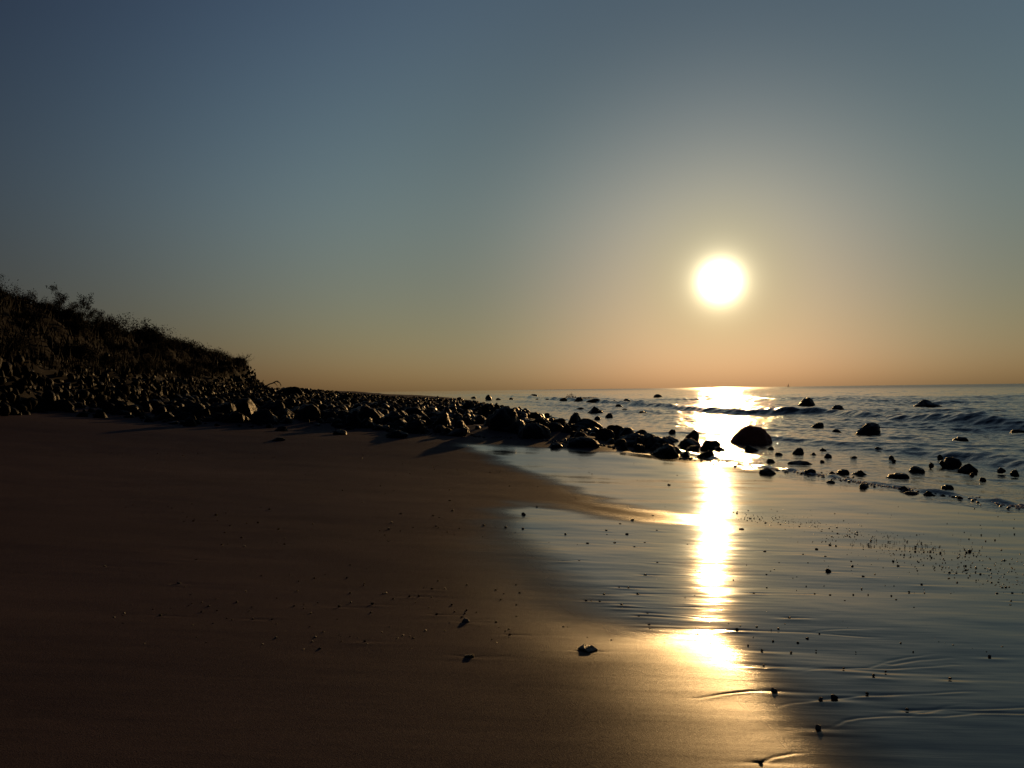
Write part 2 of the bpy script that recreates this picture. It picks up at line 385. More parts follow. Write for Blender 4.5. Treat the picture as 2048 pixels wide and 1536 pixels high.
def sand_z(x, y, r):
    z = ground(x, y)
    # soft undulation, wave-combed streaks
    z = z + 0.02 * fbm(x * .35, y * .5, 3) * smooth01(2, 6, r) + 0.0018 * fbm(x * .5, y * 2.2, 3)
    z = z + 0.0022 * fbm(x * 1.4, y * 4.5, 3) * (1 - smooth01(14, 24, r))
    near = r < 16
    dz = np.zeros(near.sum()); xn, yn = x[near], y[near]
    for k, pl in enumerate(RILLS):
        xs = [p[0] for p in pl]; ys = [p[1] for p in pl]
        sel = (xn > min(xs) - .25) & (xn < max(xs) + .25) & (yn > min(ys) - .25) & (yn < max(ys) + .25)
        if not sel.any(): continue
        xs_, ys_ = xn[sel], yn[sel]
        wob = 0.012 * perlin(xs_ * 5 + k, ys_ * 3)
        d = poly_dist(xs_, ys_ + wob, pl, False)
        # end fade along x
        fade = smooth01(min(xs) - .05, min(xs) + .25, xs_) * (1 - smooth01(max(xs) - .45, max(xs) + .05, xs_)) if max(xs) - min(xs) > .6 else 1.0
        w = 0.008 + 0.0013 * ys_
        yl = np.interp(xs_, *zip(*sorted(pl)))
        side = ys_ + wob - yl
        prof = -np.exp(-(side / w) ** 2) + 0.5 * np.exp(-((side + 1.7 * w) / (1.3 * w)) ** 2)
        dz[sel] += 0.0024 * np.clip(.75 + .9 * perlin(xs_ * 3.1 + k * 5, ys_ * 2), .15, 1.3) * prof * np.exp(-(d / (3.2 * w)) ** 2) * fade
    for (px, py) in PEB_POS:
        sel = (np.abs(xn - px) < .6) & (np.abs(yn - py) < .25)
        if not sel.any(): continue
        u = xn[sel] - px; v = yn[sel] - py
        dz[sel] += -0.0026 * np.exp(-(v / .025) ** 2) * np.exp(-np.where(u > 0, u / .22, -u / .07)) + 0.002 * np.exp(-((v + .05) / .03) ** 2) * np.exp(-(u / .10) ** 2)
    z[near] += dz
    inside = in_poly(x, y, WET); dd = poly_dist(x, y, WET)
    wob = 0.22 * fbm(x * .6, y * 1.8, 4)
    sd_ = np.where(inside, dd, -dd) + wob * np.minimum(r / 8, 1.2)
    out = np.interp(y, [3, 5, 8, 10.5, 13, 18], [1.25, 1.15, .95, .40, .30, .35]); inn = np.interp(y, [3, 6, 10, 18], [.50, .55, .45, .45])
    t = np.clip((sd_ + out) / (out + inn), 0, 1)
    w = t * t * (3 - 2 * t)
    d = shore(y) - x
    w = np.maximum(w, 1 - smooth01(0.15, 0.9, d))
    w = np.maximum(w, (1 - smooth01(5.2, 6.6, d)) * (1 - smooth01(9.5, 11, y)))
    return z, {'wet': w, 'damp': np.exp(-np.maximum(-sd_, 0) / 2.2)}

PEB_POS = [hit(*p) for p in PEBBLE_PX]
beach = polar(rs, angs, sand_z, 'beach', M_SAND, True)
tag(beach, kind='structure')

BREAK = [hit(*p, True) for p in [(1010, 793), (1100, 799), (1200, 806), (1300, 814), (1400, 822), (1480, 827), (1560, 829), (1680, 832), (1760, 840), (1880, 848), (2048, 858), (2300, 878), (2700, 915)]]
BREAK2 = [hit(*p, True) for p in [(1380, 795), (1480, 797), (1560, 800), (1680, 803), (1820, 806), (2048, 806)]]
BREAK3 = [hit(*p, True) for p in [(1850, 902), (1900, 906), (1950, 912), (2048, 926), (2200, 946), (2500, 985)]]
BREAK4 = [hit(*p, True) for p in [(1230, 858), (1300, 868), (1420, 870), (1560, 880), (1700, 893), (1850, 905)]]
def crest(x, y, pl, h, wf, wb, seed):
    """a shoaling wave: steep towards the beach (camera side), gentle behind"""
    xs = np.array([p[0] for p in pl]); ys = np.array([p[1] for p in pl])
    d = np.full(x.shape, 1e9); sg = np.zeros(x.shape); tt = np.zeros(x.shape); acc = 0
    tl = sum(math.dist(pl[i], pl[i + 1]) for i in range(len(pl) - 1))
    for i in range(len(pl) - 1):
        x1, y1 = pl[i]; x2, y2 = pl[i + 1]; dx, dy = x2 - x1, y2 - y1; l = math.hypot(dx, dy)
        t = np.clip(((x - x1) * dx + (y - y1) * dy) / l ** 2, 0, 1)
        ex = x - x1 - t * dx; ey = y - y1 - t * dy; e = np.hypot(ex, ey)
        u = e < d
        d = np.where(u, e, d); sg = np.where(u, np.sign(dx * ey - dy * ex), sg); tt = np.where(u, acc + t * l, tt); acc += l
    s = d * sg                      # >0: seaward when the line runs left to right in the photo
    s = s + 0.5 * perlin(tt * .22 + seed, s * .05)+ 0.16 * perlin(tt * 1.1 + seed, s * .3)
    amp = h * np.clip(0.75 + 0.7 * perlin(tt * .18 + seed * 3, np.zeros_like(tt)) + 0.25 * perlin(tt * 1.3, np.zeros_like(tt) + seed), .05, 1.5)
    edge = smooth01(0, tl * .12, tt) * (1 - smooth01(tl * .93, tl, tt))
    prof = np.where(s > 0, np.exp(-(s / wb) ** 2), np.exp(-(s / wf) ** 2))
    fm = np.exp(-((s + wf * .15) / (wf * .8)) ** 2) * np.clip(.70 + 1.5 * perlin(tt * .5 + seed, s * .8), 0, 1)
    return amp * edge * prof, fm * edge

WV = []
for i in range(34):
    lam = 0.45 * (1.13 ** i); 
    if lam > 16: break
    WV.append((lam, rng.normal(math.pi + 0.35, .55), rng.uniform(0, 2 * math.pi), 0.0098 * lam ** .60))
def sea_z(x, y, r):
    d = x - shore(y)
    dep = smooth01(-0.3, 7.0, d)
    z = np.zeros_like(x)
    warp = 1.5 * fbm(x * .08, y * .08, 2)
    for lam, th, ph, a in WV:
        k = 2 * math.pi / lam
        fade = 1 - smooth01(lam * 120, lam * 420, r)
        q = np.sin(k * (x * math.cos(th) + y * math.sin(th)) + ph + warp)
        z += a * fade * (q + .25 * (q * q - .5)) * (1 - (1 - dep) * min(1, lam / 4))
    grp = 0.75 + 0.8 * np.clip(fbm(x * .06, y * .05, 2), -.6, .8)
    z *= (0.40 + 0.60 * dep) * grp * 0.85
    foam = np.zeros_like(x)
    near = (r < 240) & (d > -2)
    xn, yn = x[near], y[near]
    for pl, h, wf, wb, sdd, fo in ((BREAK, .46, .62, 2.2, 1.3, .75), (BREAK2, .40, 1.3, 4.0, 5.1, .6), (BREAK3, .20, .38, 1.2, 8.7, .8), (BREAK4, .09, .3, .9, 3.3, .5)):
        c, f = crest(xn, yn, pl, h, wf, wb, sdd)
        z[near] += c; foam[near] = np.maximum(foam[near], f * fo)
    # swash lip with bubbles
    foam = np.maximum(foam, .9 * np.exp(-((d - .12) / .22) ** 2) * np.clip(.4 + 1.3 * perlin(x * 1.7, y * 1.7), 0, 1))
    z += 0.055 * np.exp(-((d - .12) / .16) ** 2) * (0.6 + 1.0 * perlin(x * 2.5, y * 2.5))
    z = z + 0.012
    calm = 0.85 + 0.15 * dep
    return z, {'foam': foam, 'calm': calm, 'chop': smooth01(25, 500, d)}
ang_w = np.concatenate([np.arange(-90, -38, 4.0), np.arange(-38, -6, .35), np.arange(-6, 35, 0.06), np.arange(35, 44, .5), np.arange(44, 140, 4.0)])
rw = [4.0, 6.0, 7.5, 8.5]
while rw[-1] < 28000:
    r_ = rw[-1]
    rw.append(r_ + (max(.07, .0016 * r_) if r_ < 140 else .04 * r_ if r_ > 420 else .010 * r_))
sea = polar(np.array(rw), ang_w, sea_z, 'sea', M_SEA, False)
tag(sea, kind='structure')

# ------------------------------------------------------------------ rocks
import bmesh
def ico(sub):
    bm = bmesh.new(); bmesh.ops.create_icosphere(bm, subdivisions=sub, radius=1.0)
    bm.verts.ensure_lookup_table()
    V = np.array([v.co[:] for v in bm.verts]); Fc = np.array([[v.index for v in f.verts] for f in bm.faces]); bm.free()
    return V, Fc
ICO = {k: ico(k) for k in (2, 3, 4, 5)}

def rock_shape(sub, seed, cuts=7, soft=.35, rough=.08, peak=None):
    """a weathered boulder in a unit box: x, y in -.5..+.5, z from -.35 (buried) to 1"""
    g = np.random.default_rng(seed)
    V, Fc = ICO[sub]; V = V.copy()
    for _ in range(cuts):
        n = g.normal(size=3); n[2] = n[2] * .8 + .15; n /= np.linalg.norm(n)
        h = g.uniform(.48, .85); t = V @ n - h
        V -= np.where(t > 0, t * (1 - soft * .5), 0)[:, None] * n
    d = V / np.linalg.norm(V, axis=1)[:, None]
    o = seed * 3.7
    nz = fbm(d[:, 0] * 1.3 + d[:, 2] * .9 + o, d[:, 1] * 1.3 - d[:, 2] * .8 + o, 2) * .18 + fbm(d[:, 0] * 4 + d[:, 2] * 3 + o, d[:, 1] * 4 - d[:, 2] * 3.3, 3) * rough
    V *= (1 + nz)[:, None]
    if peak is not None:
        z = np.clip(V[:, 2], 0, None); s = 1 - peak * np.clip(z / V[:, 2].max(), 0, 1) ** 1.1
        V[:, 0] *= s; V[:, 1] *= s
    lo, hi = V.min(0), V.max(0)
    V[:, 0] = (V[:, 0] - (lo[0] + hi[0]) / 2) / (hi[0] - lo[0]); V[:, 1] = (V[:, 1] - (lo[1] + hi[1]) / 2) / (hi[1] - lo[1])
    zt = lo[2] + (hi[2] - lo[2]) * .46
    V[:, 2] = (V[:, 2] - zt) / (hi[2] - zt)
    t = np.clip(-V[:, 2] / .85, 0, 1); V[:, :2] *= (1 + .22 * t)[:, None]; V[:, 2] -= .3 * t
    return V, Fc

VAR = [mesh_from('boulder', *rock_shape(4, 11 + i, cuts=8 + i % 6, soft=.05 + .07 * (i % 4), rough=.10), M_ROCK) for i in range(14)]
VARS = [mesh_from('sea_rock', *rock_shape(4, 61 + i, cuts=6 + i % 4, rough=.12, peak=(.15, .35, .05, .45)[i % 4]), M_SEAROCK) for i in range(8)]
VARL = [rock_shape(2, 111 + i, cuts=9, soft=.05) for i in range(10)]
def put_rock(name, me, x, y, z, w, h, d, rz):
    o = link(name, me, loc=(x, y, z)); o.scale = (w, d, h); o.rotation_euler = (0, 0, rz); return o

taken = []
def place_px(name, x0, x1, yt, yb, label, cat, group=None, me=None, sea_=False, depth=.85, mat=None, sink=0.0):
    cx = (x0 + x1) / 2
    X, Y = hit(cx, yb, sea_)
    D = Y
    w = (x1 - x0) / F * D; h = (yb - yt) / F * D
    dep = w * depth
    Y2 = Y + dep * .35; X2 = X + dep * .35 * X / max(Y, 1)
    z = 0.0 if sea_ else float(np.maximum(ground(X, Y), -.05))
    me = me or random.choice(VARS if sea_ else VAR)
    o = put_rock(name, me, X2, Y2, z - sink, w, h, dep, random.choice((0, math.pi)) + random.uniform(-.15, .15))
    taken.append((X2, Y2, w * .45))
    tag(o, label, cat, group)
    return o

def own(seed, mat, name='boulder', **kw): return mesh_from(name, *rock_shape(5, seed, **kw), mat)

# boulders one can tell apart
place_px('boulder', 1465, 1548, 849, 887, 'big domed boulder, its reddish brown partly painted lens flare, at the water edge beside the sun glitter', 'boulder', me=own(301, M_FLARE_RED, cuts=2, peak=.14, rough=.05))
place_px('boulder', 562, 608, 773, 792, 'large rounded boulder on the skyline right of the driftwood', 'boulder', me=own(302, M_ROCK, cuts=4))
place_px('boulder', 606, 626, 781, 790, 'small low boulder on the skyline beside the large rounded one', 'boulder')
place_px('boulder', 669, 708, 788, 801, 'flat topped dark boulder where the rock field meets the sea horizon', 'boulder')
place_px('boulder', 770, 818, 860, 876, 'smooth whaleback boulder sunk in the sand in front of the rock field', 'boulder', me=own(303, M_ROCK, cuts=3, rough=.04), sink=.02)
place_px('boulder', 665, 694, 859, 869, 'low dark stone with a lit right end on the sand before the rocks', 'boulder')
place_px('boulder', 548, 575, 853, 862, 'small dark stone on the sand close to the foot of the rock field', 'boulder')
place_px('boulder', 541, 571, 875, 882, 'flat dark stone alone on the sand, farthest out from the rocks', 'boulder')
place_px('boulder', 958, 985, 808, 838, 'left half of the tall split boulder standing above the rock field', 'boulder', me=own(304, M_ROCK, cuts=6, peak=.3))
place_px('boulder', 980, 1009, 805, 838, 'right half of the tall split boulder standing above the rock field', 'boulder', me=own(305, M_ROCK, cuts=6, peak=.15))
place_px('boulder', 922, 949, 800, 822, 'blocky boulder on top of the field left of the split boulder', 'boulder')
place_px('boulder', 1133, 1173, 825, 856, 'tall humped boulder at the seaward edge of the rock field', 'boulder', me=own(306, M_ROCK, cuts=5, peak=.2))
place_px('boulder', 1190, 1230, 856, 882, 'big round boulder with a bright wet glint on its right', 'boulder', me=own(307, M_ROCK, cuts=4))
place_px('boulder', 1034, 1103, 846, 877, 'broad sloping slab boulder in the middle of the rock field front', 'boulder', me=own(308, M_ROCK, cuts=6))
place_px('boulder', 1133, 1202, 874, 895, 'long low boulder lying along the sand below the humped boulder', 'boulder', me=own(309, M_ROCK, cuts=5))
place_px('boulder', 1096, 1126, 886, 896, 'flat stone on the brown sand just above the wet patch', 'boulder')
ROUNDS = [(1274, 1293, 867, 884, 'ball shaped rock standing alone between the field and the sun glitter'), (1335, 1354, 856, 869, 'pointed rock on top of the last pile before the sun glitter'),
          (1366, 1399, 857, 881, 'large humped rock left of the sun glitter with water behind'), (1326, 1361, 870, 885, 'low wide rock under the pointed one'),
          (1360, 1406, 874, 896, 'broad dark rock against the edge of the bright glitter'), (1399, 1433, 876, 900, 'dark upright rock half across the bright glitter'),
          (1428, 1453, 890, 902, 'small rounded stone lying in the bright glitter'), (1373, 1399, 889, 903, 'squat rock below the broad dark one'),
          (1361, 1381, 901, 915, 'lowest rock of the pile, where dry sand meets the glitter'), (1391, 1430, 902, 916, 'flat rocks slab awash in the bright glitter'),
          (1294, 1331, 886, 903, 'rounded twin rock at the foot of the last pile'), (1267, 1291, 888, 903, 'small tilted rock next to the ball shaped rock foot'),
          (1233, 1256, 885, 900, 'small wedge rock at the sand edge of the field'), (1488, 1522, 887, 903, 'flat rock in front of the big reddish boulder'),
          (1517, 1551, 939, 948, 'dark rock mirrored in the wet sand below the reddish boulder'), (1609, 1633, 938, 949, 'knobbly dark rock at the swash line, mirrored in wet sand'),
          (1571, 1630, 919, 931, 'long low ragged rock in the shallow swash'), (1528, 1551, 914, 926, 'small dark rock in the glittering shallow water'),
          (1400, 1442, 878, 892, 'flat slab leaning behind the upright rock in the glitter'), (1240, 1262, 866, 882, 'round rock between the glinting boulder and the ball shaped one')]
for a in ROUNDS: place_px('boulder', *a[:4], a[4], 'boulder')

# rocks standing in the sea
SEA_NAMED = [(1596, 1635, 795, 811, 'cone shaped rock in the sea beyond the breaking wave'), (1648, 1691, 810, 829, 'blocky rock the breaking wave runs against'),
             (1833, 1882, 799, 814, 'broad dome rock far out on the right, behind the wave'), (1704, 1765, 846, 868, 'largest pointed rock in calm water in front of the wave'),
             (1622, 1649, 845, 852, 'low sea rock left of the largest pointed one'), (1665, 1682, 858, 864, 'tiny sea rock just below left of the largest pointed one'),
             (1903, 1936, 874, 886, 'flat topped sea rock on the right in open shallow water'), (1919, 1952, 927, 942, 'round dark rock in the shallows before the small inner wave'),
             (1890, 1922, 915, 926, 'pair shaped low rock right of centre in the shallows'), (2024, 2056, 859, 866, 'sea rock cut by the right picture edge'),
             (1054, 1076, 788, 794, 'far domed rock on the sea left of the spray'), (970, 984, 789, 798, 'far twin rock on the left of the open sea'),
             (1144, 1168, 794, 804, 'far dark rock right below the burst of spray'), (1170, 1209, 797, 806, 'long far rock ridge right of the spray'),
             (1306, 1325, 788, 795, 'lone far rock left of the sun glitter near the horizon'), (1174, 1209, 812, 828, 'double humped rock in the sea behind the tall humped boulder')]
for a in SEA_NAMED: place_px('sea_rock', *a[:4], a[4], 'rock', sea_=True)
FARS = [(910, 925, 794, 799), (941, 953, 793, 797), (970, 984, 796, 801), (991, 1004, 796, 800), (1018, 1028, 795, 799), (1118, 1136, 795, 802), (1220, 1234, 800, 807), (1244, 1262, 797, 805),
        (1231, 1246, 808, 815), (1230, 1242, 808, 813), (1209, 1226, 826, 835), (1188, 1202, 832, 839), (1150, 1172, 815, 820), (1278, 1294, 822, 826), (1240, 1256, 817, 822), (1221, 1234, 801, 805),
        (870, 880, 791, 797), (880, 892, 797, 801), (1070, 1080, 797, 800), (1090, 1100, 797, 800), (1035, 1044, 813, 819), (1045, 1056, 816, 821), (960, 970, 812, 815), (1196, 1208, 820, 825), (760, 768, 791, 795),
        (800, 812, 794, 798), (830, 842, 796, 799), (850, 858, 793, 796)]
for a in FARS: place_px('sea_rock', *a, 'small far rock breaking the water between shore and horizon', 'rock', 'far rocks off the boulder beach', sea_=True)
NEARS = [(1581, 1609, 896, 908), (1649, 1664, 907, 915), (1672, 1699, 939, 949), (1657, 1676, 943, 951), (1703, 1731, 941, 950), (1773, 1818, 947, 957), (1819, 1850, 933, 945), (1795, 1818, 972, 982),
         (1848, 1868, 982, 992), (1808, 1840, 983, 990), (1881, 1906, 970, 980), (1914, 1928, 993, 1000), (1717, 1743, 968, 977), (1652, 1672, 961, 967), (1777, 1788, 911, 917), (1783, 1792, 917, 921), (1875, 1886, 909, 915),
         (1858, 1868, 925, 931), (1940, 1950, 945, 950), (1880, 1892, 920, 927), (1700, 1715, 912, 917), (1640, 1652, 896, 901), (1748, 1768, 894, 899), (1826, 1838, 884, 888), (1640, 1650, 920, 926), (1620, 1632, 905, 910),
         (1996, 2010, 935, 941), (2022, 2040, 940, 947), (1960, 1972, 955, 960), (1550, 1566, 905, 911), (1535, 1548, 893, 899), (1690, 1702, 955, 960)]
for a in NEARS: place_px('sea_rock', *a, 'small wet rock in the shallow swash right of the sun glitter', 'rock', 'rocks in the swash zone', sea_=True)

# the boulder field: every rock one can tell apart is an object, the rubble between is one mass
cand = []
tries = 0
gx = np.array(ROCKS); X0, X1, Y0, Y1 = -46, 6, 20, 150
while len(cand) < 8500 and tries < 60:
    tries += 1
    n = 6000
    yy = Y0 + (Y1 - Y0) * rng.random(n) ** 1.9; xx = X0 + (X1 - X0) * rng.random(n)
    ok = in_poly(xx, yy, ROCKS)
    for x, y in zip(xx[ok], yy[ok]): cand.append((x, y))
cand = cand[:8500]
items = []
for x, y in cand:
    ed = float(poly_dist(np.array([x]), np.array([y]), ROCKS)[0])
    s = min(0.235 * math.exp(rng.normal(.35, .60)), (1.0 if y < 36 else .72) if x > -9 else .72) * (0.55 + 0.45 * min(ed / 1.5, 1)) * (1.0 - 0.1 * min(max(y - 35, 0) / 60, 1))
    items.append([x, y, s, s / math.hypot(x, y)])
def free(x, y, s):
    for tx, ty, tr in taken:
        if abs(tx - x) < tr + s * .4 and abs(ty - y) < tr + s * .4: return False
    return True
items = [i for i in items if free(i[0], i[1], i[2]) and (i[0] < -1.5 or rng.random() < .42)]
items.sort(key=lambda i: -i[3])
N_IND = 225
for k, (x, y, s, _) in enumerate(items[:N_IND]):
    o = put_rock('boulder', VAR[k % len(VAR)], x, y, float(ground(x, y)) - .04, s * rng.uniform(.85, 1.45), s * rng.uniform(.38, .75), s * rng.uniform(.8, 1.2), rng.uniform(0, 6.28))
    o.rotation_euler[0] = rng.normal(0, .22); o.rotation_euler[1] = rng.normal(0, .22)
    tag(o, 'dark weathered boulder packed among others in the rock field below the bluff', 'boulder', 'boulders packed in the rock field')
VV = []; FF = []; off = 0
def add_low(x, y, z, s, hs):
    global off
    V, Fc = VARL[int(rng.integers(len(VARL)))]
    a = rng.uniform(0, 6.28); c, sn = math.cos(a), math.sin(a)
    P = V * np.array([s * rng.uniform(.85, 1.3), s * rng.uniform(.8, 1.2), s * hs])
    t = rng.normal(0, .25); P = np.stack([P[:, 0], P[:, 1] * math.cos(t) - P[:, 2] * math.sin(t), P[:, 1] * math.sin(t) + P[:, 2] * math.cos(t)], 1)
    P = np.stack([P[:, 0] * c - P[:, 1] * sn, P[:, 0] * sn + P[:, 1] * c, P[:, 2]], 1) + np.array([x, y, z])
    VV.append(P); FF.append(Fc + off); off += len(P)
for x, y, s, _ in items[N_IND:]:
    add_low(x, y, float(ground(x, y)) - .03, s, rng.uniform(.35, .72))
tag(link('rubble', mesh_from('rubble', np.concatenate(VV), np.concatenate(FF), M_ROCK)), 'mass of smaller dark cobbles filling the rock field and the foot of the bluff', 'cobbles', kind='stuff')

# ------------------------------------------------------------------ bluff
TOE = [(-13, -40), (-13.5, -8), (-14.5, 12), (-16.3, 26), (-18.8, 38), (-24.9, 62), (-29.2, 86), (-30.8, 100), (-33, 107), (-42, 113), (-80, 119), (-160, 124)]
TOE = np.array(TOE, dtype=float)
seg = np.hypot(*np.diff(TOE, axis=0).T); cum = np.concatenate([[0], np.cumsum(seg)])
ns = 420; sv = np.linspace(0, cum[-1], ns)
tx = np.interp(sv, cum, TOE[:, 0]); ty = np.interp(sv, cum, TOE[:, 1])
for _ in range(10):
    tx[1:-1] = (tx[:-2] + 2 * tx[1:-1] + tx[2:]) / 4; ty[1:-1] = (ty[:-2] + 2 * ty[1:-1] + ty[2:]) / 4
nx = -np.gradient(ty); ny = np.gradient(tx); ln = np.hypot(nx, ny); nx /= ln; ny /= ln      # inland normal
#  offset, height
PROF_O = np.array([-1.2, 0.0, 1.5, 3.0, 4.0, 4.8, 5.5, 6.4, 8.0, 11, 16, 26, 50])
PROF_H = np.array([-0.6, 0.5, 1.2, 2.0, 3.0, 4.1, 4.9, 5.35, 5.6, 5.8, 6.0, 6.2, 6.4])
po = np.concatenate([np.linspace(-1.2, 8, 46), np.linspace(8.6, 50, 22)]); ph = np.interp(po, PROF_O, PROF_H)
def top_scale(y): return np.interp(y, [-40, 0, 20, 38, 50, 62, 75, 90, 100, 114], [1.0, 1.0, 1.0, 1.0, .97, .92, .82, .67, .58, .56])
SSv, OO = np.meshgrid(np.arange(ns), po, indexing='ij')
bx = tx[SSv] + nx[SSv] * OO; by = ty[SSv] + ny[SSv] * OO
steep = np.interp(ty, [70, 98], [1.0, .45])
hh = np.interp(OO / steep[SSv], PROF_O, PROF_H) * top_scale(ty)[:, None]
toe_z = ground(tx, ty)
rough = fbm(bx * .35, by * .35, 4) * .7 + fbm(bx * 1.2, by * 1.2, 3) * .28
amp = np.interp(OO, [-1, 0, 3, 5, 8, 12], [.3, .4, .9, 1.0, .5, .35])
bz = toe_z[:, None] + hh + rough * amp
bx2 = bx - nx[SSv] * rough * amp * .5; by2 = by - ny[SSv] * rough * amp * .5
i = (np.arange(ns - 1)[:, None] * len(po) + np.arange(len(po) - 1)[None, :])
Fq = np.stack([i, i + 1, i + len(po) + 1, i + len(po)], -1).reshape(-1, 4)[:, ::-1]
BV = np.stack([bx2.ravel(), by2.ravel(), bz.ravel()], 1)
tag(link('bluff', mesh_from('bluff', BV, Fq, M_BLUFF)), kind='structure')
BG = BV.reshape(ns, len(po), 3)
def bluff_pt(y, o):
    cand_ = np.argmin(np.where(np.arange(ns) < ns * .72, np.abs(ty - y), 1e9)); k = int(np.argmin(np.abs(po - o)))
    return BG[cand_, k]

# rocks fallen on the talus
VV = []; FF = []; off = 0
for _ in range(4200):
    p = bluff_pt(20 + 90 * rng.random() ** 1.3, abs(rng.normal(0, 1.7)) - .8)
    add_low(p[0] + rng.normal(0, .4), p[1] + rng.normal(0, .4), p[2] - .08, .16 * math.exp(min(rng.normal(.2, .5), .9)), rng.uniform(.5, .8))
tag(link('scree', mesh_from('scree', np.concatenate(VV), np.concatenate(FF), M_ROCK)), 'dark stones scattered over the foot of the bluff slope', 'stones', kind='stuff')

# ------------------------------------------------------------------ plants on the bluff
def tube(pts, rad, sides=5):
    pts = np.asarray(pts, float); n = len(pts); V = []; Fc = []
    for i in range(n):
        t = pts[min(i + 1, n - 1)] - pts[max(i - 1, 0)]; t /= np.linalg.norm(t) + 1e-9
        a = np.cross(t, (0.3, 1, .2)); a /= np.linalg.norm(a) + 1e-9; b = np.cross(t, a)
        for k in range(sides):
            q = 2 * math.pi * k / sides; V.append(pts[i] + rad[i] * (math.cos(q) * a + math.sin(q) * b))
    for i in range(n - 1):
        for k in range(sides):
            k2 = (k + 1) % sides; Fc.append((i * sides + k, i * sides + k2, (i + 1) * sides + k2, (i + 1) * sides + k))
    return np.array(V), np.array(Fc)
class Geo:
    def __init__(s): s.V = []; s.F = []; s.o = 0
    def add(s, V, Fc): s.V.append(V); s.F.append(Fc + s.o); s.o += len(V)
    def mesh(s, name, mat): return mesh_from(name, np.concatenate(s.V), np.concatenate(s.F), mat)
def leaves(centers, size, g):
    n = len(centers); u = g.normal(size=(n, 3)); u /= np.linalg.norm(u, axis=1)[:, None]
    w = np.cross(u, g.normal(size=(n, 3))); w /= np.linalg.norm(w, axis=1)[:, None]
    l = size * g.uniform(.6, 1.4, size=(n, 1)); b = l * .42
    V = np.stack([centers - u * l, centers + w * b, centers + u * l, centers - w * b], 1).reshape(-1, 3)
    return V, np.arange(n * 4).reshape(-1, 4)
def branch(g, p, d, length, r, depth, out, tips, sides=5, bend=.25, kids=(3, 5), up=.06):
    n = 6; pts = [p]; q = p.copy(); d = d / np.linalg.norm(d)
    for i in range(n):
        d = d + g.normal(0, bend * .45, 3) + np.array([0, 0, up]); d /= np.linalg.norm(d); q = q + d * length / n; pts.append(q.copy())
    out.append((np.array(pts), np.linspace(r, r * .45, n + 1), sides))
    tips.append(pts[-1])
    if depth > 0:
        for _ in range(int(g.integers(*kids))):
            i = int(g.integers(2, n + 1)); dd = d + g.normal(0, .75, 3); dd[2] += .15
            branch(g, pts[i], dd, length * g.uniform(.45, .72), r * .5, depth - 1, out, tips, 4, bend, kids, up)
def shrub_meshes(seed, leafn, w, h, bare=0.3):
    g = np.random.default_rng(seed); out = []; tips = []
    for _ in range(9):
        a = g.uniform(0, 6.28); d = np.array([math.cos(a) * w, math.sin(a) * w, h * g.uniform(.7, 1.2)])
        branch(g, np.array([math.cos(a) * .1, math.sin(a) * .1, -.15]), d, math.hypot(w, h) * g.uniform(.4, .62), .022, 2, out, tips)
    st = Geo()
    for pts, rad, sd_ in out: st.add(*tube(pts, rad, 4))
    C = []
    tips = np.array(tips)
    for t in tips:
        k = int(leafn * g.uniform(.2, 1.8)); C.append(t + g.normal(0, .11, size=(k, 3)))
    fo = Geo(); fo.add(*leaves(np.concatenate(C), .045, g))
    return st.mesh('stem', M_BARK), fo.mesh('foliage', M_LEAF)
SHR = [shrub_meshes(500 + i, (26, 20, 14, 8, 30)[i], (.8, 1.0, .7, .6, 1.1)[i], (.9, .8, 1.1, 1.3, .6)[i]) for i in range(5)]
def put_plant(name, parts, loc, sc, rz):
    e = bpy.data.objects.new(name, None); COL.objects.link(e); e.location = loc; e.scale = (sc, sc, sc); e.rotation_euler = (0, 0, rz); e.empty_display_size = .2
    for pn, me in parts: link(pn, me, e)
    return e
for k in range(190):
    y = 20 + 92 * rng.random(); o = (rng.uniform(5.2, 8.5) if k < 70 else rng.uniform(2.2, 6.5))
    p = bluff_pt(y, o)
    s = rng.uniform(.7, 1.25) * (1.15 if k < 70 else .8) * (1.0 if y < 50 else .95)
    if k < 70 and 46 < y < 62: s *= .55
    if k < 70 and y > 66: s *= 1.55
    v = SHR[int(rng.integers(5))]
    e = put_plant('shrub', (('stem', v[0]), ('foliage', v[1])), (p[0], p[1], p[2] - .1), s, rng.uniform(0, 6.28))
    if k < 70: tag(e, 'dark leafy shrub in the fringe along the top of the bluff', 'shrub', 'shrubs along the top of the bluff')
    else: tag(e, 'dark straggling shrub rooted in the steep face of the bluff', 'shrub', 'shrubs on the face of the bluff')

def bare_meshes(seed, h, lean):
    g = np.random.default_rng(seed); out = []; tips = []
    branch(g, np.array([0, 0, -.2]), np.array([lean, 0, 1.0]), h * .62, .045, 3, out, tips, 5, .3, (3, 5), .1)
    tr = Geo(); tr.add(*tube(*out[0][:2], 6)); tw = Geo()
    for pts, rad, s_ in out[1:]: tw.add(*tube(pts, np.maximum(rad, .009), 4))
    C = np.concatenate([t + g.normal(0, .10, size=(16, 3)) for t in tips]); fo = Geo(); fo.add(*leaves(C, .05, g))
    return tr.mesh('trunk', M_BARK), tw.mesh('branches', M_BARK), fo.mesh('crown', M_LEAF)
BARE = [bare_meshes(800 + i, (2.2, 2.6, 1.9)[i], (.15, -.2, .3)[i]) for i in range(3)]
